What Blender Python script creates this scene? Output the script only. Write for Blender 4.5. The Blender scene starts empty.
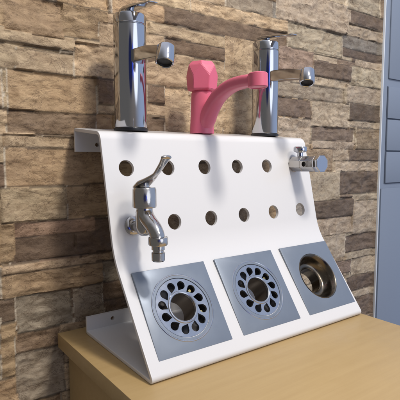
import bpy, bmesh, math, random
import numpy as np
from mathutils import Vector, Matrix
random.seed(4)
S = 0.01                                  # all coordinates below are centimetres
scene = bpy.context.scene
COL = scene.collection

# ------------------------------------------------------------------ camera
cam_d = bpy.data.cameras.new("camera")
cam = bpy.data.objects.new("camera", cam_d); COL.objects.link(cam)
yaw, pitch = 0.633, -0.093
fwd = Vector((math.sin(yaw)*math.cos(pitch), math.cos(yaw)*math.cos(pitch), math.sin(pitch)))
cam.location = Vector((-22.007, -38.134, 22.742))*S
cam.rotation_euler = fwd.to_track_quat('-Z', 'Y').to_euler()
cam_d.sensor_width = 36
cam_d.lens = 36*456.966/400
cam_d.clip_start = 0.01; cam_d.clip_end = 50
scene.camera = cam
scene.render.resolution_x = 1024; scene.render.resolution_y = 1024

# ------------------------------------------------------------------ world (the dim room the metal reflects)
w = bpy.data.worlds.new("World"); scene.world = w; w.use_nodes = True
nt = w.node_tree; nt.nodes.clear()
out = nt.nodes.new('ShaderNodeOutputWorld'); bg = nt.nodes.new('ShaderNodeBackground')
nt.links.new(bg.outputs[0], out.inputs[0]); bg.inputs[1].default_value = 1.18
tc = nt.nodes.new('ShaderNodeTexCoord')
def wlobe(d, c0, c1, col, prev):
    n = nt.nodes.new('ShaderNodeVectorMath'); n.operation = 'DOT_PRODUCT'
    n.inputs[1].default_value = Vector(d).normalized(); nt.links.new(tc.outputs['Generated'], n.inputs[0])
    m = nt.nodes.new('ShaderNodeMapRange'); m.interpolation_type = 'SMOOTHSTEP'
    m.inputs['From Min'].default_value = c0; m.inputs['From Max'].default_value = c1
    nt.links.new(n.outputs['Value'], m.inputs['Value'])
    x = nt.nodes.new('ShaderNodeMix'); x.data_type = 'RGBA'
    nt.links.new(m.outputs[0], x.inputs[0])
    if isinstance(prev, tuple): x.inputs[6].default_value = prev
    else: nt.links.new(prev, x.inputs[6])
    x.inputs[7].default_value = (*col, 1)
    return x.outputs[2]
c = wlobe((0, 0, 1), -0.4, 0.9, (0.56, 0.58, 0.66), (0.18, 0.16, 0.15, 1))      # ceiling over floor
c = wlobe((1, -0.35, 0.25), 0.2, 0.95, (0.34, 0.42, 0.60), c)                     # cool side of the room
c = wlobe((-1, -0.1, 0.0), 0.15, 0.8, (0.12, 0.115, 0.11), c)                      # dim warm side
c = wlobe((-0.42, -0.9, 0.0), 0.965, 0.985, (0.015, 0.02, 0.07), c)                 # dark patch added for the navy stripe on the chrome
c = wlobe((-0.14, -1, 0.02), 0.990, 0.996, (0.05, 0.10, 0.75), c)                # narrow blue glow added for the blue line on the chrome
c = wlobe((0.20, -1, 0.05), 0.945, 0.97, (1.3, 1.38, 1.55), c)                   # bright area added in front for the white band on the chrome
nt.links.new(c, bg.inputs[0])

# ------------------------------------------------------------------ lamps
def area(name, loc, target, size, power, col):
    l = bpy.data.lights.new(name, 'AREA'); l.shape = 'DISK'; l.size = size*S; l.energy = power; l.color = col
    o = bpy.data.objects.new(name, l); COL.objects.link(o); o.location = Vector(loc)*S
    o.rotation_euler = (Vector(target)-Vector(loc)).to_track_quat('-Z', 'Y').to_euler()
    return o
area("ceiling_lamp", (22, -45, 116), (17, 8, 15), 13, 8.6, (1.0, 0.95, 0.89))
area("room_lamp", (34, -146, 150), (10, 15, 12), 46, 11, (1.0, 0.90, 0.78))

scene.view_settings.view_transform = 'Standard'; scene.view_settings.look = 'None'
scene.view_settings.exposure = 0.15; scene.view_settings.gamma = 1
scene.render.engine = 'CYCLES'
scene.cycles.max_bounces = 8; scene.cycles.transmission_bounces = 4

# ------------------------------------------------------------------ materials
def mat(name, col, rough=0.5, metal=0.0, **kw):
    m = bpy.data.materials.new(name); m.use_nodes = True
    b = m.node_tree.nodes['Principled BSDF']
    b.inputs['Base Color'].default_value = (*col, 1); b.inputs['Roughness'].default_value = rough
    b.inputs['Metallic'].default_value = metal
    for k, v in kw.items(): b.inputs[k.replace('_', ' ')].default_value = v
    return m
def N(m, t, **kw):
    n = m.node_tree.nodes.new(t)
    for k, v in kw.items(): setattr(n, k, v)
    return n
def L(m, a, b): m.node_tree.links.new(a, b)
def noise(m, scale, detail=4, rough=0.55, stretch=(1, 1, 1), dist=0.0):
    t = N(m, 'ShaderNodeTexCoord'); mp = N(m, 'ShaderNodeMapping'); mp.inputs['Scale'].default_value = stretch
    L(m, t.outputs['Object'], mp.inputs[0])
    n = N(m, 'ShaderNodeTexNoise'); n.inputs['Scale'].default_value = scale; n.inputs['Detail'].default_value = detail
    n.inputs['Roughness'].default_value = rough; n.inputs['Distortion'].default_value = dist
    L(m, mp.outputs[0], n.inputs['Vector']); return n.outputs['Fac']
def rng(m, v, a, b, c, d):
    r = N(m, 'ShaderNodeMapRange'); L(m, v, r.inputs[0])
    for i, x in enumerate((a, b, c, d)): r.inputs[i+1].default_value = x
    return r.outputs[0]
def rough_var(m, scale, lo, hi, stretch=(1, 1, 1)):
    L(m, rng(m, noise(m, scale, 5, 0.6, stretch), 0.3, 0.7, lo, hi), m.node_tree.nodes['Principled BSDF'].inputs['Roughness'])
def bump(m, fac, strength, dist):
    b = N(m, 'ShaderNodeBump'); b.inputs['Strength'].default_value = strength; b.inputs['Distance'].default_value = dist
    L(m, fac, b.inputs['Height']); L(m, b.outputs[0], m.node_tree.nodes['Principled BSDF'].inputs['Normal']); return b
def mixcol(m, fac, a, b, mode='MIX'):
    x = N(m, 'ShaderNodeMix'); x.data_type = 'RGBA'; x.blend_type = mode
    if isinstance(fac, float): x.inputs[0].default_value = fac
    else: L(m, fac, x.inputs[0])
    for s, i in ((a, 6), (b, 7)):
        if isinstance(s, tuple): x.inputs[i].default_value = (*s, 1)
        else: L(m, s, x.inputs[i])
    return x.outputs[2]

M_acryl = mat("white_acrylic", (0.78, 0.775, 0.775), 0.16)
rough_var(M_acryl, 25, 0.10, 0.24)
_b = M_acryl.node_tree.nodes['Principled BSDF']; _o = M_acryl.node_tree.nodes['Material Output']
_t = N(M_acryl, 'ShaderNodeBsdfTranslucent'); _t.inputs[0].default_value = (0.85, 0.80, 0.76, 1)
_m = N(M_acryl, 'ShaderNodeMixShader'); _m.inputs[0].default_value = 0.16
L(M_acryl, _b.outputs[0], _m.inputs[1]); L(M_acryl, _t.outputs[0], _m.inputs[2]); L(M_acryl, _m.outputs[0], _o.inputs[0])

M_chrome = mat("polished_chrome", (0.52, 0.53, 0.56), 0.07, 1.0); rough_var(M_chrome, 60, 0.05, 0.13)
M_chrome2 = mat("cast_chrome", (0.50, 0.48, 0.46), 0.15, 1.0); rough_var(M_chrome2, 90, 0.10, 0.24)
bump(M_chrome2, noise(M_chrome2, 110, 3), 0.12, 0.002)
M_alu = mat("blue_grey_satin_metal", (0.22, 0.27, 0.35), 0.3, 0.35)
rough_var(M_alu, 40, 0.36, 0.46, (1, 1, 1)); 
L(M_alu, mixcol(M_alu, rng(M_alu, noise(M_alu, 30, 6, 0.6), 0.35, 0.7, 0, 1), (0.185, 0.215, 0.26), (0.20, 0.232, 0.28)), M_alu.node_tree.nodes['Principled BSDF'].inputs['Base Color'])
M_strain = mat("strainer_metal", (0.42, 0.44, 0.48), 0.2, 0.9); rough_var(M_strain, 60, 0.14, 0.3)
M_brass = mat("bronze_funnel_metal", (0.15, 0.13, 0.105), 0.25, 1.0); rough_var(M_brass, 60, 0.15, 0.35)
M_cup = mat("dark_trap_plastic", (0.035, 0.035, 0.04), 0.35)
M_black = mat("black_rubber", (0.012, 0.012, 0.014), 0.4)
M_dark = mat("dark_recess", (0.02, 0.018, 0.016), 0.6)
M_brown = mat("trap_tube_metal", (0.22, 0.19, 0.16), 0.3, 0.7); M_clip = mat("brass_clip", (0.75, 0.6, 0.25), 0.3, 1.0)
M_pink = mat("pink_plastic", (0.66, 0.14, 0.22), 0.38, 0.0, Subsurface_Weight=0.12, Subsurface_Radius=(0.006, 0.002, 0.002))
rough_var(M_pink, 50, 0.30, 0.46); bump(M_pink, noise(M_pink, 160, 3), 0.10, 0.001)

M_wood = mat("pale_wood_laminate", (0.60, 0.40, 0.19), 0.42)
g1 = noise(M_wood, 14, 6, 0.6, (0.5, 9, 9), 0.4); g2 = noise(M_wood, 60, 4, 0.7, (0.3, 14, 14))
cc = mixcol(M_wood, rng(M_wood, g1, 0.3, 0.72, 0, 1), (0.425, 0.29, 0.13), (0.465, 0.325, 0.15))
cc = mixcol(M_wood, rng(M_wood, g2, 0.55, 0.8, 0, 0.22), cc, (0.36, 0.24, 0.11))
L(M_wood, cc, M_wood.node_tree.nodes['Principled BSDF'].inputs['Base Color']); rough_var(M_wood, 30, 0.34, 0.5)
bump(M_wood, g2, 0.06, 0.001)

M_lock = mat("blue_grey_painted_steel", (0.195, 0.235, 0.31), 0.42); rough_var(M_lock, 8, 0.36, 0.5)
bump(M_lock, noise(M_lock, 200, 2), 0.05, 0.001)
M_seam = mat("dark_gap", (0.05, 0.065, 0.10), 0.6)
M_trim = mat("pale_edge_trim", (0.62, 0.66, 0.72), 0.4)

M_stone = mat("split_face_stone", (0.4, 0.3, 0.2), 0.72)
at = N(M_stone, 'ShaderNodeAttribute'); at.attribute_name = "tint"
n1 = noise(M_stone, 16, 9, 0.65, (1, 1, 1.7), 0.8); n2 = noise(M_stone, 55, 8, 0.7, (0.8, 1, 1.6), 0.5); n3 = noise(M_stone, 9, 7, 0.7, (1, 1, 2.2), 2.2)
cc = mixcol(M_stone, rng(M_stone, n1, 0.45, 0.75, 0.0, 0.5), at.outputs['Color'], mixcol(M_stone, 1.0, at.outputs['Color'], (1.5, 1.5, 1.5), 'MULTIPLY'))
cc = mixcol(M_stone, rng(M_stone, n1, 0.28, 0.44, 0.45, 0.0), cc, (0.16, 0.095, 0.05))
v = N(M_stone, 'ShaderNodeMath', operation='SUBTRACT'); L(M_stone, n3, v.inputs[0]); v.inputs[1].default_value = 0.5
v2 = N(M_stone, 'ShaderNodeMath', operation='ABSOLUTE'); L(M_stone, v.outputs[0], v2.inputs[0])
cc = mixcol(M_stone, rng(M_stone, v2.outputs[0], 0.0, 0.013, 0.75, 0.0), cc, (0.09, 0.05, 0.025))      # iron veins
cc = mixcol(M_stone, rng(M_stone, n2, 0.32, 0.6, 0.0, 1.0), mixcol(M_stone, 1.0, cc, (0.52, 0.47, 0.42), 'MULTIPLY'), cc)
L(M_stone, cc, M_stone.node_tree.nodes['Principled BSDF'].inputs['Base Color'])
rough_var(M_stone, 25, 0.5, 0.85)
hb = N(M_stone, 'ShaderNodeMath', operation='ADD'); L(M_stone, n2, hb.inputs[0]); L(M_stone, noise(M_stone, 150, 6, 0.7), hb.inputs[1])
bump(M_stone, hb.outputs[0], 0.7, 0.0024)

# ------------------------------------------------------------------ helpers
def finish(bm, name, m, parent=None, smooth=True, angle=35):
    bmesh.ops.recalc_face_normals(bm, faces=bm.faces)
    bm.transform(Matrix.Scale(S, 4))
    me = bpy.data.meshes.new(name); bm.to_mesh(me); bm.free()
    return link(me, name, m, parent, smooth, angle)
def link(me, name, m, parent=None, smooth=True, angle=35):
    for p in me.polygons: p.use_smooth = smooth
    if smooth: me.set_sharp_from_angle(angle=math.radians(angle))
    me.materials.clear(); me.materials.append(m)
    o = bpy.data.objects.new(name, me); COL.objects.link(o)
    if parent: o.parent = parent; o.matrix_parent_inverse = Matrix.Identity(4); o.location = -parent.location if parent.parent is None and parent.type == 'EMPTY' else (0, 0, 0)
    return o
def thing(name, label, cat, loc, group=None):
    o = bpy.data.objects.new(name, None); COL.objects.link(o); o.location = Vector(loc)*S
    o.empty_display_size = 0.02
    o['label'] = label; o['category'] = cat
    if group: o['group'] = group
    return o
def frame(origin, zdir, xdir=(1, 0, 0)):
    z = Vector(zdir).normalized(); x = Vector(xdir); x = (x - z*x.dot(z)).normalized(); y = z.cross(x)
    M = Matrix((x, y, z)).transposed().to_4x4(); M.translation = Vector(origin); return M
def lathe(bm, prof, M, n=48, cap0=True, cap1=True):
    rings = []
    for r, h in prof:
        rings.append([bm.verts.new(M @ Vector((r*math.cos(2*math.pi*i/n), r*math.sin(2*math.pi*i/n), h))) for i in range(n)])
    for a, b in zip(rings, rings[1:]):
        for i in range(n): bm.faces.new((a[i], a[(i+1) % n], b[(i+1) % n], b[i]))
    if cap0: bm.faces.new(rings[0][::-1])
    if cap1: bm.faces.new(rings[-1])
def sweep(bm, path, sizes, n=24, xdir=(1, 0, 0), power=2.0):
    """closed tube: superellipse section, sizes = (half width along xdir, half height)"""
    path = [Vector(p) for p in path]; rings = []
    for k, p in enumerate(path):
        t = (path[min(k+1, len(path)-1)] - path[max(k-1, 0)])
        M = frame(p, t, xdir); a, b = sizes[k]
        ring = []
        for i in range(n):
            th = 2*math.pi*i/n; cx, sy = math.cos(th), math.sin(th)
            ring.append(bm.verts.new(M @ Vector((a*math.copysign(abs(cx)**(2/power), cx), b*math.copysign(abs(sy)**(2/power), sy), 0))))
        rings.append(ring)
    for a, b in zip(rings, rings[1:]):
        for i in range(n): bm.faces.new((a[i], a[(i+1) % n], b[(i+1) % n], b[i]))
    bm.faces.new(rings[0][::-1]); bm.faces.new(rings[-1])
def spline(pts, k=6):
    P = [Vector(p) for p in pts]; P = [P[0]*2-P[1]] + P + [P[-1]*2-P[-2]]; o = []
    for i in range(1, len(P)-2):
        for j in range(k):
            t = j/k; a, b, c_, d = P[i-1:i+3]
            o.append(0.5*((2*b)+(c_-a)*t+(2*a-5*b+4*c_-d)*t*t+(3*b-a-3*c_+d)*t**3))
    o.append(P[-2]); return o
def box(bm, x0, x1, y0, y1, z0, z1, bev=0.0, M=None, seg=2):
    r = bmesh.ops.create_cube(bm, size=1)
    vs = r['verts']
    for q in vs:
        q.co = Vector(((x0+x1)/2+q.co.x*(x1-x0), (y0+y1)/2+q.co.y*(y1-y0), (z0+z1)/2+q.co.z*(z1-z0)))
    if bev:
        es = list({e for q in vs for e in q.link_edges})
        rr = bmesh.ops.bevel(bm, geom=es, offset=bev, segments=seg, affect='EDGES', profile=0.5)
        vs = list({q for q in rr['verts']} | {q for q in vs if q.is_valid})
    if M is not None:
        for q in vs: q.co = M @ q.co
def mesh_of(bm, name='tmp'):
    bmesh.ops.recalc_face_normals(bm, faces=bm.faces)
    me = bpy.data.meshes.new(name); bm.to_mesh(me); bm.free(); return me
def boolean(base_bm, cut_bm):
    a = bpy.data.objects.new('tmpa', mesh_of(base_bm)); b = bpy.data.objects.new('tmpb', mesh_of(cut_bm))
    COL.objects.link(a); COL.objects.link(b)
    md = a.modifiers.new('b', 'BOOLEAN'); md.operation = 'DIFFERENCE'; md.solver = 'EXACT'; md.object = b
    dg = bpy.context.evaluated_depsgraph_get(); dg.update()
    me = bpy.data.meshes.new_from_object(a.evaluated_get(dg))
    bpy.data.objects.remove(a); bpy.data.objects.remove(b)
    r = bmesh.new(); r.from_mesh(me); return r

# ------------------------------------------------------------------ stone wall
WY = 20.0
STONES = {
'L': [(-2, 6.4, 44.3, 46.6), (5.3,6.4,40.5,41.9),(3.9,6.3,37.5,40.5),(0.5,6.2,33.2,37.5),(-6.8,0.5,33.2,35.9),(3.6,5.9,28.5,29.8),(-8.4,3.2,23.9,25.4),(-9.1,-0.9,14.8,19.1),(-9.4,5.3,8.4,9.6),(11.4,25.5,40.1,41.9),(11.0,25.5,33.1,38.0),(18.9,39.9,44.6,46.7),(25.5,37.0,34.6,42.3),(14.3,18.8,26.4,33.1),(11.1,14.3,28.7,30.5),(56.7,68.7,47.0,49.3),(36.9,56.7,46.7,52.5),(59.6,68.7,41.3,42.9),(58.4,68.7,37.4,41.3),(37.1,58.4,36.3,38.0),(37.1,56.9,33.5,36.3),(56.9,68.7,33.8,37.4),(37.2,46.4,24.0,29.9),(46.4,58.1,28.6,33.5),(46.9,60.3,24.4,26.0),(58.1,68.7,28.9,30.3),(53.9,68.7,19.8,22.0),(60.1,68.8,13.6,15.1),(60.3,69.1,6.4,13.6),(47.0,60.3,7.0,10.6),(50.1,58.3,2.0,7.0),(58.3,69.5,1.2,2.8),(60.8,69.7,-2.6,1.2),(58.6,70.0,-7.6,-5.9),(18.8,25.5,26.4,33.1),(25.5,37,26.4,34.6)],
'M': [(-8,-0.9,37.6,42),(-7.9,3.6,28.4,33.2),(3.5,5.9,25.4,28.5),(-8.5,5.3,19.1,23.9),(-0.9,5.2,14.7,19.1),(-9.3,-7.6,9.9,14.8),(-9.5,4.0,5.4,8.4),(-9.9,-7.9,-4.5,2.5),(60.6,68.7,24.4,28.9),(43.9,53.9,20.0,24.4),(-1.5,5.3,42,44.3)],
'D': [(3.6,6.0,29.8,33.2),(-7.6,0.0,9.8,12.8),(0.0,6.3,9.8,14.4),(4.0,7.3,2.7,5.4),(-9.7,-7.7,2.5,5.4),(14.1,39.9,42.1,44.6),(14.1,25.5,38.0,40.1),(11.1,14.3,30.5,33.1),(55.7,68.7,42.7,44.5),(57.9,68.7,49.5,52.0),(46.8,58.4,38.0,41.0),(37.1,46.3,30.0,33.4),(58.1,68.7,30.3,33.8),(58.4,68.7,22.0,24.4),(55.7,68.7,15.1,19.8),(46.9,60.3,10.6,14.2),(58.3,69.4,2.8,6.4),(58.6,69.9,-5.9,-2.6),(58.7,70.2,-12,-7.6)],
'B': [(-8.0,3.5,25.6,28.4),(-7.8,-2.4,-1.9,0.7),(46.8,60.3,26.0,28.6)],
'G': [(-7.7,-0.6,0.7,5.4),(-0.5,3.9,0.7,5.4),(-8.0,-1.8,-8.5,-1.9),(55.6,68.7,44.5,47.0)],
'R': [(-7.5,2.9,12.8,14.7),(37.0,46.8,38.0,42.3),(53.4,60.8,-1.7,1.2)],
'Y': [(39.9,55.6,42.3,46.7),(44.0,55.7,14.2,20.0)]}
TONE = {'L': (0.56, 0.415, 0.255), 'M': (0.46, 0.315, 0.175), 'D': (0.215, 0.142, 0.086), 'B': (0.32, 0.215, 0.13), 'G': (0.34, 0.275, 0.195), 'R': (0.36, 0.235, 0.15), 'Y': (0.53, 0.395, 0.24)}
def build_wall():
    r = np.random.default_rng(11)
    X0, X1, Z0, Z1, ST = -16.0, 68.8, -20.0, 60.0, 0.2
    nx, nz = int((X1-X0)/ST)+1, int((Z1-Z0)/ST)+1
    xs = X0+np.arange(nx)*ST; zs = Z0+np.arange(nz)*ST
    wob = lambda n: np.interp(np.arange(n), np.arange(0, n+12, 12), r.normal(0, 0.07, len(np.arange(0, n+12, 12))))
    XX, ZZ = np.meshgrid(xs, zs)
    XW = XX + wob(nz)[:, None] + 0; ZW = ZZ + wob(nx)[None, :]
    rects = []
    z = Z0-2
    rows = [(-20,-14.5),(-14.5,-8.5),(-8.5,-4.6),(-4.6,-1.9),(-1.9,1.2),(1.2,5.4),(5.4,8.4),(8.4,9.8),(9.8,14.5),(14.5,19.1),(19.1,22.0),(22,25.4),(25.4,28.5),(28.5,33.1),(33.1,36.3),(36.3,38),(38,42),(42,44.6),(44.6,46.7),(46.7,49.4),(49.4,52),(52,56),(56,62)]
    for a, b in rows:
        x = X0-r.uniform(0, 6)
        while x < X1:
            l = r.uniform(8, 18); rects.append((x, x+l, a, b, r.choice(list('LLLLMMBGYD')))); x += l
    for k, v_ in STONES.items(): rects += [(*q, k) for q in v_]
    ID = np.zeros((nz, nx), int); EDGE = np.zeros((nz, nx))
    for i, (a, b, c_, d, k) in enumerate(rects):
        m_ = (XW >= a) & (XW < b) & (ZW >= c_) & (ZW < d)
        ID[m_] = i
        dd = np.minimum(np.minimum(XW-a, b-XW), np.minimum(ZW-c_, d-ZW)); EDGE[m_] = dd[m_]
    def vn(sx, sz, seed):
        q = np.random.default_rng(seed); g = q.random((int((Z1-Z0)/sz)+4, int((X1-X0)/sx)+4))
        u = (XX-X0)/sx; v_ = (ZZ-Z0)/sz; i = u.astype(int); j = v_.astype(int); fu = u-i; fv = v_-j
        fu = fu*fu*(3-2*fu); fv = fv*fv*(3-2*fv)
        return (g[j, i]*(1-fu)+g[j, i+1]*fu)*(1-fv)+(g[j+1, i]*(1-fu)+g[j+1, i+1]*fu)*fv
    rid = lambda lo, hi, s: np.random.default_rng(s).uniform(lo, hi, len(rects))[ID]
    off = rid(-0.2, 0.2, 5)
    tilt = rid(-0.05, 0.05, 6)*(ZZ-20)*0
    ca = np.array([(a+b)/2 for a, b, *_ in rects])[ID]; cz_ = np.array([(q[2]+q[3])/2 for q in rects])[ID]
    tilt = rid(-0.03, 0.03, 7)*(XX-ca)+rid(-0.07, 0.07, 8)*(ZZ-cz_)
    amp = rid(0.25, 0.75, 9)
    sh = rid(0, 30, 10)
    rock = 0
    for s, (sx, sz, a) in enumerate([(4.5, 2.2, .8), (2.0, 1.1, .55), (1.0, .6, .34), (.5, .35, .17), (.3, .25, .09)]):
        nn = vn(sx, sz, 20+s); n2 = vn(sx*1.1, sz*.9, 40+s)
        rock = rock + a*(1-2*np.abs(np.where(sh > 15, nn, n2)-.5)*1.6-.4)
    # ledges of strata broken off in plates
    st = vn(6, 1.3, 60)*3; ledge = (np.floor(st*1.2+rid(0, 1, 12))/1.2)*0.06
    h = off+tilt+rock*amp*0.40+ledge
    e = np.clip(EDGE/0.22, 0, 1); h = h*(0.8+0.2*e) - 0.12*(1-e)**2
    k_ = np.clip((68.5-XX)/0.8, 0, 1); h = np.clip(h, -0.7, 0.75)*k_+0.45*(1-k_)
    co = np.zeros((nz*nx, 3)); co[:, 0] = XX.ravel(); co[:, 1] = WY-h.ravel(); co[:, 2] = ZZ.ravel(); co *= S
    idx = np.arange(nz*nx).reshape(nz, nx)
    f = np.stack([idx[:-1, :-1], idx[:-1, 1:], idx[1:, 1:], idx[1:, :-1]], -1).reshape(-1, 4)
    # back side so that the wall has its thickness
    b0 = len(co); co = np.vstack([co, np.array([(X0, WY+12, Z0), (X1, WY+12, Z0), (X1, WY+12, Z1), (X0, WY+12, Z1)])*S])
    faces = f.tolist()
    faces.append([b0, b0+3, b0+2, b0+1])
    faces.append([b0+3] + idx[-1, :].tolist() + [b0+2]); faces.append([b0] + [b0+1] + idx[0, ::-1].tolist())
    faces.append([b0] + idx[:, 0].tolist() + [b0+3]); faces.append([b0+2] + idx[::-1, -1].tolist() + [b0+1])
    me = bpy.data.meshes.new('stone_wall'); me.from_pydata(co.tolist(), [], faces); me.update()
    tv = np.array([TONE[q[4]] for q in rects]); tv = tv*(np.random.default_rng(3).uniform(.72, 1.08, (len(rects), 1)))*(np.random.default_rng(2).uniform(.985, 1.015, tv.shape))
    far = np.array([q[0] > 36 for q in rects])[:, None]; tv = np.where(far, tv*np.array([.90, .99, 1.16]), tv)   # greyer blocks at the right end
    col = np.ones((len(co), 4)); col[:nz*nx, :3] = tv[ID.ravel()]; col[nz*nx:, :3] = .3
    VE = np.full(ID.shape, 9.0); HE = np.full(ID.shape, 9.0)
    VE = np.minimum(XW-np.array([q[0] for q in rects])[ID], np.array([q[1] for q in rects])[ID]-XW); HE = np.minimum(ZW-np.array([q[2] for q in rects])[ID], np.array([q[3] for q in rects])[ID]-ZW)
    pale = (VE.ravel() < 0.14) & (rid(0, 1, 31).ravel() < .6); dark = (HE.ravel() < 0.13)  # dark: shadow lines painted into the tint along horizontal joints
    col[:nz*nx][dark, :3] *= 0.38; col[:nz*nx][pale, :3] = (0.58, 0.50, 0.38)  # pale: light grout plus edge highlight painted on vertical joints
    a = me.color_attributes.new('tint', 'FLOAT_COLOR', 'POINT'); a.data.foreach_set('color', col.ravel().astype(np.float32))
    o = link(me, 'stone_wall', M_stone, None, True, 50)
    o['label'] = 'wall of split-face stone blocks in cream, tan and brown behind the stand'; o['category'] = 'wall'
build_wall()

# ------------------------------------------------------------------ wooden cabinet
cab = thing('wooden_cabinet', 'pale wood cabinet carrying the white display stand', 'cabinet', (16, 0, -60))
bm = bmesh.new(); box(bm, -2.9, 35.6, -24, 19.2, -1.9, -0.02, 0.08); finish(bm, 'top_panel', M_wood, cab)
bm = bmesh.new(); box(bm, -1.6, 0.2, -22.5, 18.9, -60, -1.93, 0.05); finish(bm, 'side_panel', M_wood, cab)
bm = bmesh.new(); box(bm, 32.9, 34.7, -22.5, 18.9, -60, -1.93, 0.05); finish(bm, 'side_panel', M_wood, cab)
bm = bmesh.new(); box(bm, 0.25, 32.85, -22.5, -20.9, -59, -1.95, 0.05); finish(bm, 'door', M_wood, cab)

# ------------------------------------------------------------------ blue grey locker
lk = thing('metal_locker', 'blue grey metal locker with drawer fronts at the right end of the stone wall', 'locker', (84, 30, -60))
LY = 19.4
bm = bmesh.new(); box(bm, 69.02, 100, LY, 45, -60, 70, 0.15); finish(bm, 'body', M_lock, lk)
bm = bmesh.new(); box(bm, 68.72, 69.0, LY-0.2, 22, -60, 70, 0.05); finish(bm, 'edge_trim', M_trim, lk)
for za, zb in ((31.3, 38.1), (24.25, 31.0), (17.1, 23.95)):
    bm = bmesh.new(); box(bm, 70.9, 98, LY-0.35, LY-0.01, za, zb, 0.1); finish(bm, 'drawer_front', M_lock, lk)
    bm = bmesh.new(); box(bm, 70.7, 98.2, LY-0.08, LY-0.004, za-0.22, zb+0.02); finish(bm, 'drawer_gap', M_seam, lk)
bm = bmesh.new(); box(bm, 70.9, 98, LY-0.35, LY-0.01, 39.8, 69, 0.1); finish(bm, 'upper_door', M_lock, lk)
bm = bmesh.new(); box(bm, 69.5, 99, LY-0.30, LY-0.02, -58, 15.9, 0.1); finish(bm, 'lower_door', M_lock, lk)

# ------------------------------------------------------------------ display stand
SA = 0.959; ca_, sa_ = math.cos(SA), math.sin(SA)
W = 34.97; TH = 0.45
PT = [(16.9, 2.25), (16.9, 0), (-0.55, 0), (8.11, 11.58), (11.33, 25.75), (19.45, 26.55), (19.35, 23.45)]
RAD = [0, .5, .5, 9, 1.3, .5, 0]
def fillet(pts, rad, nseg=8):
    o = [Vector(pts[0])]
    for i in range(1, len(pts)-1):
        p = Vector(pts[i]); a = (Vector(pts[i-1])-p).normalized(); b = (Vector(pts[i+1])-p).normalized()
        ang = a.angle(b); R = rad[i]; t = R/math.tan(ang/2); cen = p+(a+b).normalized()*(R/math.sin(ang/2))
        s0 = p+a*t; e0 = p+b*t; v0 = s0-cen; v1 = e0-cen; tot = v0.angle_signed(v1)
        n = 16 if R > 3 else nseg
        for k in range(n+1):
            th = -tot*k/n; o.append(cen+Vector((v0.x*math.cos(th)-v0.y*math.sin(th), v0.x*math.sin(th)+v0.y*math.cos(th))))
    o.append(Vector(pts[-1])); return o
outer = fillet(PT, RAD)
inner = []
for i, p in enumerate(outer):
    t = (outer[min(i+1, len(outer)-1)]-outer[max(i-1, 0)]).normalized()
    inner.append(p+Vector((t.y, -t.x))*TH)           # inward side
def build_stand():
    # inward test: the inner point of the front face must lie further back
    st = thing('display_stand', 'bent white acrylic display stand drilled with two rows of holes', 'display stand', (17.5, 8, 0))
    bm = bmesh.new(); e = 0.09; n = len(outer); secs = []
    for x, k in ((0, e), (e*.35, e*.35), (e, 0), (W-e, 0), (W-e*.35, e*.35), (W, e)):
        ring = []
        for i in range(n): ring.append(outer[i].lerp(inner[i], k/TH))
        for i in range(n-1, -1, -1): ring.append(inner[i].lerp(outer[i], k/TH))
        secs.append([bm.verts.new((x, q.x, q.y)) for q in ring])
    m_ = 2*n
    for a, b in zip(secs, secs[1:]):
        for i in range(m_): bm.faces.new((a[i], a[(i+1) % m_], b[(i+1) % m_], b[i]))
    for s in (secs[0], secs[-1]):
        for i in range(n-1): bm.faces.new((s[i], s[i+1], s[m_-2-i], s[m_-1-i]))
    cut = bmesh.new()
    bb = 1.3473; du = Vector((0, math.cos(bb), math.sin(bb))); nu = Vector((0, -math.sin(bb), math.cos(bb)))
    for h in (10.151, 3.326):
        for i in range(6):
            p = Vector((2.855+5.729*i, 8.114, 11.58))+du*h
            lathe(cut, [(0.98, -3), (0.98, 3)], frame(p, nu), 40)
    for x in (6.25, 17.9, 29.6):
        p = Vector((x, 6.92*ca_, 6.92*sa_)); lathe(cut, [(3.36, -3), (3.36, 3)], frame(p, (0, -sa_, ca_)), 48)
    for x in (3.0, 32): lathe(cut, [(0.28, -2), (0.28, 2)], frame((x, 19.4, 24.4), (0, 1, 0)), 20); 
    for x in (3.6, 31.4): lathe(cut, [(0.28, -2), (0.28, 2)], frame((x, 16.9, 1.4), (0, 1, 0)), 20)
    r = boolean(bm, cut)
    def part(fc):
        c_ = fc.calc_center_median()
        if c_.z > 20 and c_.y > 13.0: return 'top_shelf'
        if c_.z < 2.6 and c_.y > 1.4+c_.z*0.9: return 'base_plate'
        return 'front_panel'
    for nm in ('front_panel', 'top_shelf', 'base_plate'):
        q = r.copy(); bmesh.ops.delete(q, geom=[f for f in q.faces if part(f) != nm], context='FACES')
        q.transform(Matrix.Scale(S, 4)); me = bpy.data.meshes.new(nm); q.to_mesh(me); q.free()
        o = link(me, nm, M_acryl, st, True, 30)
        wn = o.modifiers.new('wn', 'WEIGHTED_NORMAL'); wn.keep_sharp = True; wn.weight = 90
build_stand()

# ------------------------------------------------------------------ floor drains
def slope_frame(xc):
    return frame((xc, 6.92*ca_, 6.92*sa_), (0, -sa_, ca_))     # local x = +x, local y up the slope
def teardrop(bm, M, ang, R, r=0.50, tip=0.80):
    pts = []
    for i in range(14):
        th = math.radians(40+280*i/13); pts.append((r*math.cos(th), r*math.sin(th)))
    pts.append((tip, 0)); d = math.radians(ang+150)       # drops lean round the circle
    c0 = Vector((R*math.cos(math.radians(ang)), R*math.sin(math.radians(ang)), 0))
    q = [[M @ (c0+Vector((x*math.cos(d)-y*math.sin(d), x*math.sin(d)+y*math.cos(d), h))) for x, y in pts] for h in (-1, 1.5)]
    a = [bm.verts.new(p) for p in q[0]]; b = [bm.verts.new(p) for p in q[1]]
    k = len(a)
    for i in range(k): bm.faces.new((a[i], a[(i+1) % k], b[(i+1) % k], b[i]))
    bm.faces.new(a[::-1]); bm.faces.new(b)
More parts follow.
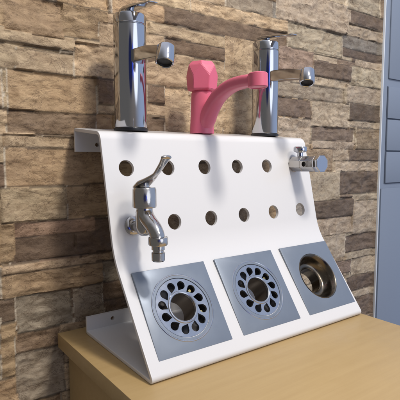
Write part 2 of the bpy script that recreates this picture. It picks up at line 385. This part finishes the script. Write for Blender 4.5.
def plate(M, R, t):
    bm = bmesh.new(); box(bm, -4.97, 4.97, -4.97, 4.97, 0.02, 0.42, 0.07, M)
    cut = bmesh.new(); lathe(cut, [(R, -1), (R, 2)], M, 72)
    return finish(boolean(bm, cut), 'plate', M_alu, t, True, 25)
def drain(xc, label, rot):
    M = slope_frame(xc); t = thing('floor_drain', label, 'floor drain', M.translation, 'square grey drain covers on the slope of the stand')
    plate(M, 3.5, t)
    bm = bmesh.new(); lathe(bm, [(3.46, -.2), (3.46, .30), (3.42, .36), (1.86, .36), (1.80, .44), (1.70, .46), (1.62, .42), (1.60, -.2)], M, 96, False, False)
    r_ = [q for q in bm.verts]; bmesh.ops.holes_fill(bm, edges=bm.edges)
    bm.free(); bm = bmesh.new()
    lathe(bm, [(3.46, 0.05), (3.46, .32), (3.42, .36), (1.92, .36), (1.84, .45), (1.72, .46), (1.62, .40), (1.60, 0.05), (3.46, 0.05)], M, 96, False, False)
    bmesh.ops.remove_doubles(bm, verts=bm.verts, dist=1e-5)
    cut = bmesh.new()
    for k in range(12): teardrop(cut, M, rot+k*30, 2.62)
    s = finish(boolean(bm, cut), 'strainer', M_strain, t, True, 25)
    bm = bmesh.new(); lathe(bm, [(3.78, .425), (3.84, .47), (3.92, .47), (3.98, .425)], M, 96, False, False); finish(bm, 'ring', M_strain, t)
    bm = bmesh.new(); lathe(bm, [(3.24, -.0), (3.24, -1.6), (1.7, -1.75)], M, 64, False, False)
    lathe(bm, [(3.2, 0.0), (3.2, -1.55), (1.75, -1.7)], M, 64, False, False); finish(bm, 'trap_cup', M_cup, t)
    bm = bmesh.new(); lathe(bm, [(1.74, .03), (1.74, -2.6), (1.62, -2.6), (1.58, .03)], M, 64, False, False); finish(bm, 'trap_tube', M_brown, t)
    # little spring clips seen through the slots
    for a in (rot+28, rot-35, rot+160):
        ar = math.radians(a); bm = bmesh.new(); lathe(bm, [(0.18, -.9), (0.18, -0.15)], M @ Matrix.Translation((2.62*math.cos(ar), 2.62*math.sin(ar), 0)), 12)
        finish(bm, 'clip', M_clip, t)
drain(6.30, 'grey square floor drain with slotted strainer, directly below the lever tap', 15)
drain(17.92, 'grey square floor drain with slotted strainer, between the other two drain covers', 3)
M = slope_frame(29.63)
t = thing('floor_drain', 'grey square floor drain without strainer, an open bronze funnel at the right end', 'floor drain', M.translation, 'square grey drain covers on the slope of the stand')
plate(M, 3.42, t)
bm = bmesh.new(); lathe(bm, [(3.40, .40), (3.34, .46), (3.2, .38), (2.85, -.35), (2.62, -1.3), (2.2, -1.5), (1.95, -1.45), (1.85, -1.6)], M, 72, False, False)
lathe(bm, [(3.40, .40), (3.30, 0), (2.75, -1.4), (1.98, -1.75)], M, 72, False, False); finish(bm, 'funnel', M_brass, t, True, 60)
bm = bmesh.new(); lathe(bm, [(1.98, -1.4), (2.0, -1.32), (1.9, -1.28), (1.82, -1.36), (1.80, -3.0), (1.95, -3.0), (1.97, -1.5)], M, 64, False, False); finish(bm, 'outlet_tube', M_brass, t)

# ------------------------------------------------------------------ chrome basin faucets
def faucet(x, label):
    y, z0 = 14.2, 26.13
    t = thing('basin_faucet', label, 'faucet', (x, y, z0), 'tall chrome basin faucets on the top shelf')
    up = frame((x, y, 0), (0, 0, 1)); R = 2.03
    bm = bmesh.new(); lathe(bm, [(2.12, z0-.12), (2.16, z0), (2.16, z0+.22), (2.06, z0+.3)], up, 64); finish(bm, 'base_ring', M_black, t)
    bm = bmesh.new(); lathe(bm, [(1.98, z0+.31), (R, z0+.4), (R, 38.85), (R-.07, 38.93)], up, 72); finish(bm, 'body', M_chrome, t)
    bm = bmesh.new(); lathe(bm, [(R-.10, 38.94), (R-.10, 39.0), (R, 39.08), (R, 40.1), (R-.08, 40.22), (R-.25, 40.28), (0.6, 40.32), (0.55, 40.9)], up, 72); cap = finish(bm, 'cap', M_chrome, t)
    bm = bmesh.new()
    sweep(bm, [(x, 15.4, 40.95), (x, 15.3, 40.98), (x, 14.2, 41.0), (x, 12, 40.82), (x, 9.6, 40.46), (x, 8.5, 40.34), (x, 8.3, 40.33)],
          [(.6, .05), (.9, .2), (.95, .26), (.85, .2), (.68, .14), (.62, .12), (.5, .05)], 24, (1, 0, 0), 4)
    finish(bm, 'lever', M_chrome, t)
    bm = bmesh.new()
    q = [[bm.verts.new((x+sx*.82, yy, zc+sz*hz)) for sx, sz in ((-1, -1), (1, -1), (1, 1), (-1, 1))] for yy, zc, hz in ((12.6, 34.98, .78), (9.4, 34.82, .80), (6.0, 34.4, .66))]
    for a_, b_ in zip(q, q[1:]):
        for i in range(4): bm.faces.new((a_[i], a_[(i+1) % 4], b_[(i+1) % 4], b_[i]))
    bm.faces.new(q[0][::-1]); bm.faces.new(q[-1])
    bmesh.ops.bevel(bm, geom=bm.edges[:], offset=0.12, segments=3, affect='EDGES')
    sp = finish(bm, 'spout', M_chrome, t)
    nz = frame((x, 5.85, 34.15), (0.32, 0.27, 1.0))
    bm = bmesh.new(); lathe(bm, [(.84, -1.15), (.93, -1.22), (1.02, -1.15), (1.06, -0.95), (1.06, .70), (.98, .82), (.5, .88)], nz, 48, False, True)
    lathe(bm, [(.84, -1.15), (.82, -.7)], nz, 48, False, False); bmesh.ops.remove_doubles(bm, verts=bm.verts, dist=1e-5); finish(bm, 'nozzle', M_chrome, sp).location = (0, 0, 0)
    bm = bmesh.new(); lathe(bm, [(.82, -.88), (.5, -.82), (.3, -.9)], nz, 40); finish(bm, 'aerator', M_dark, sp).location = (0, 0, 0)
faucet(5.55, 'tall chrome basin faucet at the left end of the shelf, above the lever tap')
faucet(28.95, 'tall chrome basin faucet at the right end of the shelf, behind the pink spout')

# ------------------------------------------------------------------ pink plastic tap
px = 16.6
t = thing('plastic_tap', 'pink plastic tap with faceted knob and arched spout on the shelf', 'tap', (px, 14, 26.2))
up = frame((px, 14, 0), (0, 0, 1))
bm = bmesh.new(); lathe(bm, [(1.70, 26.05), (1.68, 26.3), (1.60, 28.5), (1.54, 30.8), (1.52, 31.55), (1.40, 31.7), (1.35, 32.3)], up, 48); finish(bm, 'body', M_pink, t)
bm = bmesh.new()
n = 6
ringspec = [(1.75, 31.9, 0), (2.05, 32.1, 0), (2.22, 33.9, 0), (2.05, 35.3, .5), (1.6, 35.85, .5)]
rings = []
for r_, z_, ph in ringspec:
    rings.append([bm.verts.new((px+r_*math.cos(2*math.pi*(i+ph)/n+.35), 14+r_*math.sin(2*math.pi*(i+ph)/n+.35), z_)) for i in range(n)])
for a, b, (s0, s1) in zip(rings, rings[1:], [(q[2], w_[2]) for q, w_ in zip(ringspec, ringspec[1:])]):
    for i in range(n):
        if s0 == s1: bm.faces.new((a[i], a[(i+1) % n], b[(i+1) % n], b[i]))
        else:
            bm.faces.new((a[i], a[(i+1) % n], b[i])); bm.faces.new((a[(i+1) % n], b[(i+1) % n], b[i]))
bm.faces.new(rings[0][::-1]); bm.faces.new(rings[-1])
bmesh.ops.recalc_face_normals(bm, faces=bm.faces)
bmesh.ops.bevel(bm, geom=bm.edges[:], offset=0.06, segments=2, affect='EDGES')
finish(bm, 'knob', M_pink, t, True, 14)
bm = bmesh.new()
pa = spline([(px, 13.6, 26.3), (px, 12.75, 28.1), (px, 11.7, 29.5), (px, 10.1, 30.9), (px, 7.7, 31.85), (px, 5.2, 32.08), (px, 3.4, 32.0)], 6)
m_ = len(pa); sweep(bm, pa, [((1.30-.45*(k/m_)**.7)*min(1, .72+.05*k), (1.25-.51*(k/m_)**.6)*min(1, .72+.05*k)) for k in range(m_)], 32, (1, 0, 0), 2.6)
sp = finish(bm, 'spout', M_pink, t)
bm = bmesh.new(); f_ = frame((px, 2.75, 31.95), (0, .05, 1)); lathe(bm, [(.5, -.80), (.88, -.80), (.92, -.88), (1.08, -.88), (1.18, -.8), (1.18, .72), (1.08, .82), (.5, .86)], f_, 48, True, True); bmesh.ops.remove_doubles(bm, verts=bm.verts, dist=1e-5); finish(bm, 'outlet', M_pink, sp).location = (0, 0, 0)

# ------------------------------------------------------------------ lever tap on the panel
bx = 2.85
t = thing('lever_tap', 'small chrome wall tap with curved lever and hose nozzle in the lower left hole', 'tap', (bx, 8.8, 14.7))
nP = Vector((0, -0.975, 0.222))
fl = frame((bx, 8.855, 14.83), nP)
bm = bmesh.new(); lathe(bm, [(1.12, .02), (1.12, .25), (.95, .42), (.62, .5)], fl, 48); finish(bm, 'flange', M_chrome2, t)
bm = bmesh.new()
sweep(bm, [(bx, 9.3, 14.75), (bx, 8.0, 14.85), (bx, 7.0, 15.0), (bx, 6.2, 15.2)], [(.62, .62), (.62, .62), (.66, .66), (.6, .6)], 32)
pa = spline([(bx, 6.3, 16.9), (bx, 5.8, 16.2), (bx, 5.0, 15.65), (bx, 4.15, 15.15), (bx, 3.5, 14.5), (bx, 3.3, 13.8)], 6); m_ = len(pa)
sweep(bm, pa, [(.96-.20*k/m_, .98-.24*k/m_) for k in range(m_)], 32)
lathe(bm, [(.5, 14.1), (.85, 14.4), (1.05, 15.1), (1.02, 16.2), (.90, 17.2)], frame((bx, 6.15, 0), (0, 0, 1)), 40)
finish(bm, 'body', M_chrome2, t)
bm = bmesh.new(); lathe(bm, [(1.05, 17.15), (1.30, 17.22), (1.36, 17.4), (1.33, 19.2), (1.22, 19.45), (.6, 19.5), (.45, 19.9)], frame((bx, 6.15, 0), (0, 0, 1)), 48); finish(bm, 'cap', M_chrome2, t)
bm = bmesh.new()
pa = spline([(bx, 7.3, 19.2), (bx, 6.3, 19.85), (bx, 5.0, 20.35), (bx, 3.7, 20.95), (bx, 2.6, 21.8), (bx, 1.7, 22.6), (bx, 1.35, 22.9)], 6); m_ = len(pa)
wd = lambda s: float(np.interp(s, [0, .05, .2, .5, .72, .9, .97, 1], [.5, 1.0, .95, .34, .42, .62, .5, .2]))
hh = lambda s: float(np.interp(s, [0, .05, .2, .5, .9, 1], [.1, .32, .34, .2, .2, .1]))
sweep(bm, pa, [(wd(k/(m_-1)), hh(k/(m_-1))) for k in range(m_)], 28, (1, 0, 0), 2.6); finish(bm, 'lever', M_chrome2, t)
bm = bmesh.new(); f_ = frame((bx, 3.28, 0), (0, 0, 1))
lathe(bm, [(.7, 14.35), (1.02, 14.28), (1.06, 14.15), (1.06, 13.55), (.98, 13.42), (.72, 13.40), (.72, 12.95), (.60, 12.88), (.60, 12.70), (.74, 12.62), (.72, 11.8), (.62, 11.68), (.48, 11.7), (.46, 12.2)], f_, 40, True, False)
finish(bm, 'nozzle', M_chrome2, t)

# ------------------------------------------------------------------ angle valve
vx = 31.5
t = thing('angle_valve', 'small chrome angle valve with round knob in the upper right hole', 'valve', (vx, 10.4, 21.6))
bm = bmesh.new(); ax = frame((vx, 10.3, 21.72), (0, -1, 0.02))
def prism(bm, M, n, prof, ph=0.5):
    rs = [[bm.verts.new(M @ Vector((r*math.cos(2*math.pi*(i+ph)/n), r*math.sin(2*math.pi*(i+ph)/n), h))) for i in range(n)] for r, h in prof]
    for a, b in zip(rs, rs[1:]):
        for i in range(n): bm.faces.new((a[i], a[(i+1) % n], b[(i+1) % n], b[i]))
    bm.faces.new(rs[0][::-1]); bm.faces.new(rs[-1])
prism(bm, ax, 8, [(1.17, 0), (1.22, .06), (1.22, 2.0), (1.17, 2.06), (1.17, 2.12), (1.22, 2.18), (1.22, 4.4), (1.16, 4.48)])
cut = bmesh.new(); lathe(cut, [(.38, -2), (.38, -.75)], frame((vx, 7.4, 21.75), (1, 0, 0), (0, 1, 0)), 32)
finish(boolean(bm, cut), 'body', M_chrome2, t, True, 20)
bm = bmesh.new(); lathe(bm, [(.37, -.82), (.37, -.76)], frame((vx, 7.4, 21.75), (1, 0, 0), (0, 1, 0)), 24); finish(bm, 'outlet', M_dark, t)
bm = bmesh.new(); prism(bm, ax, 8, [(1.2, 4.5), (1.28, 4.55), (1.31, 4.65), (1.31, 5.35), (1.24, 5.45)]); finish(bm, 'end_cap', M_chrome, t, True, 20)
bm = bmesh.new(); lathe(bm, [(.55, 22.5), (.55, 22.8), (.42, 22.9), (.42, 23.4), (.7, 23.5), (.95, 23.62), (1.0, 23.75), (1.0, 24.2), (.93, 24.35), (.4, 24.4)], frame((vx, 9.1, 0), (0, 0, 1)), 40); finish(bm, 'knob', M_chrome, t)
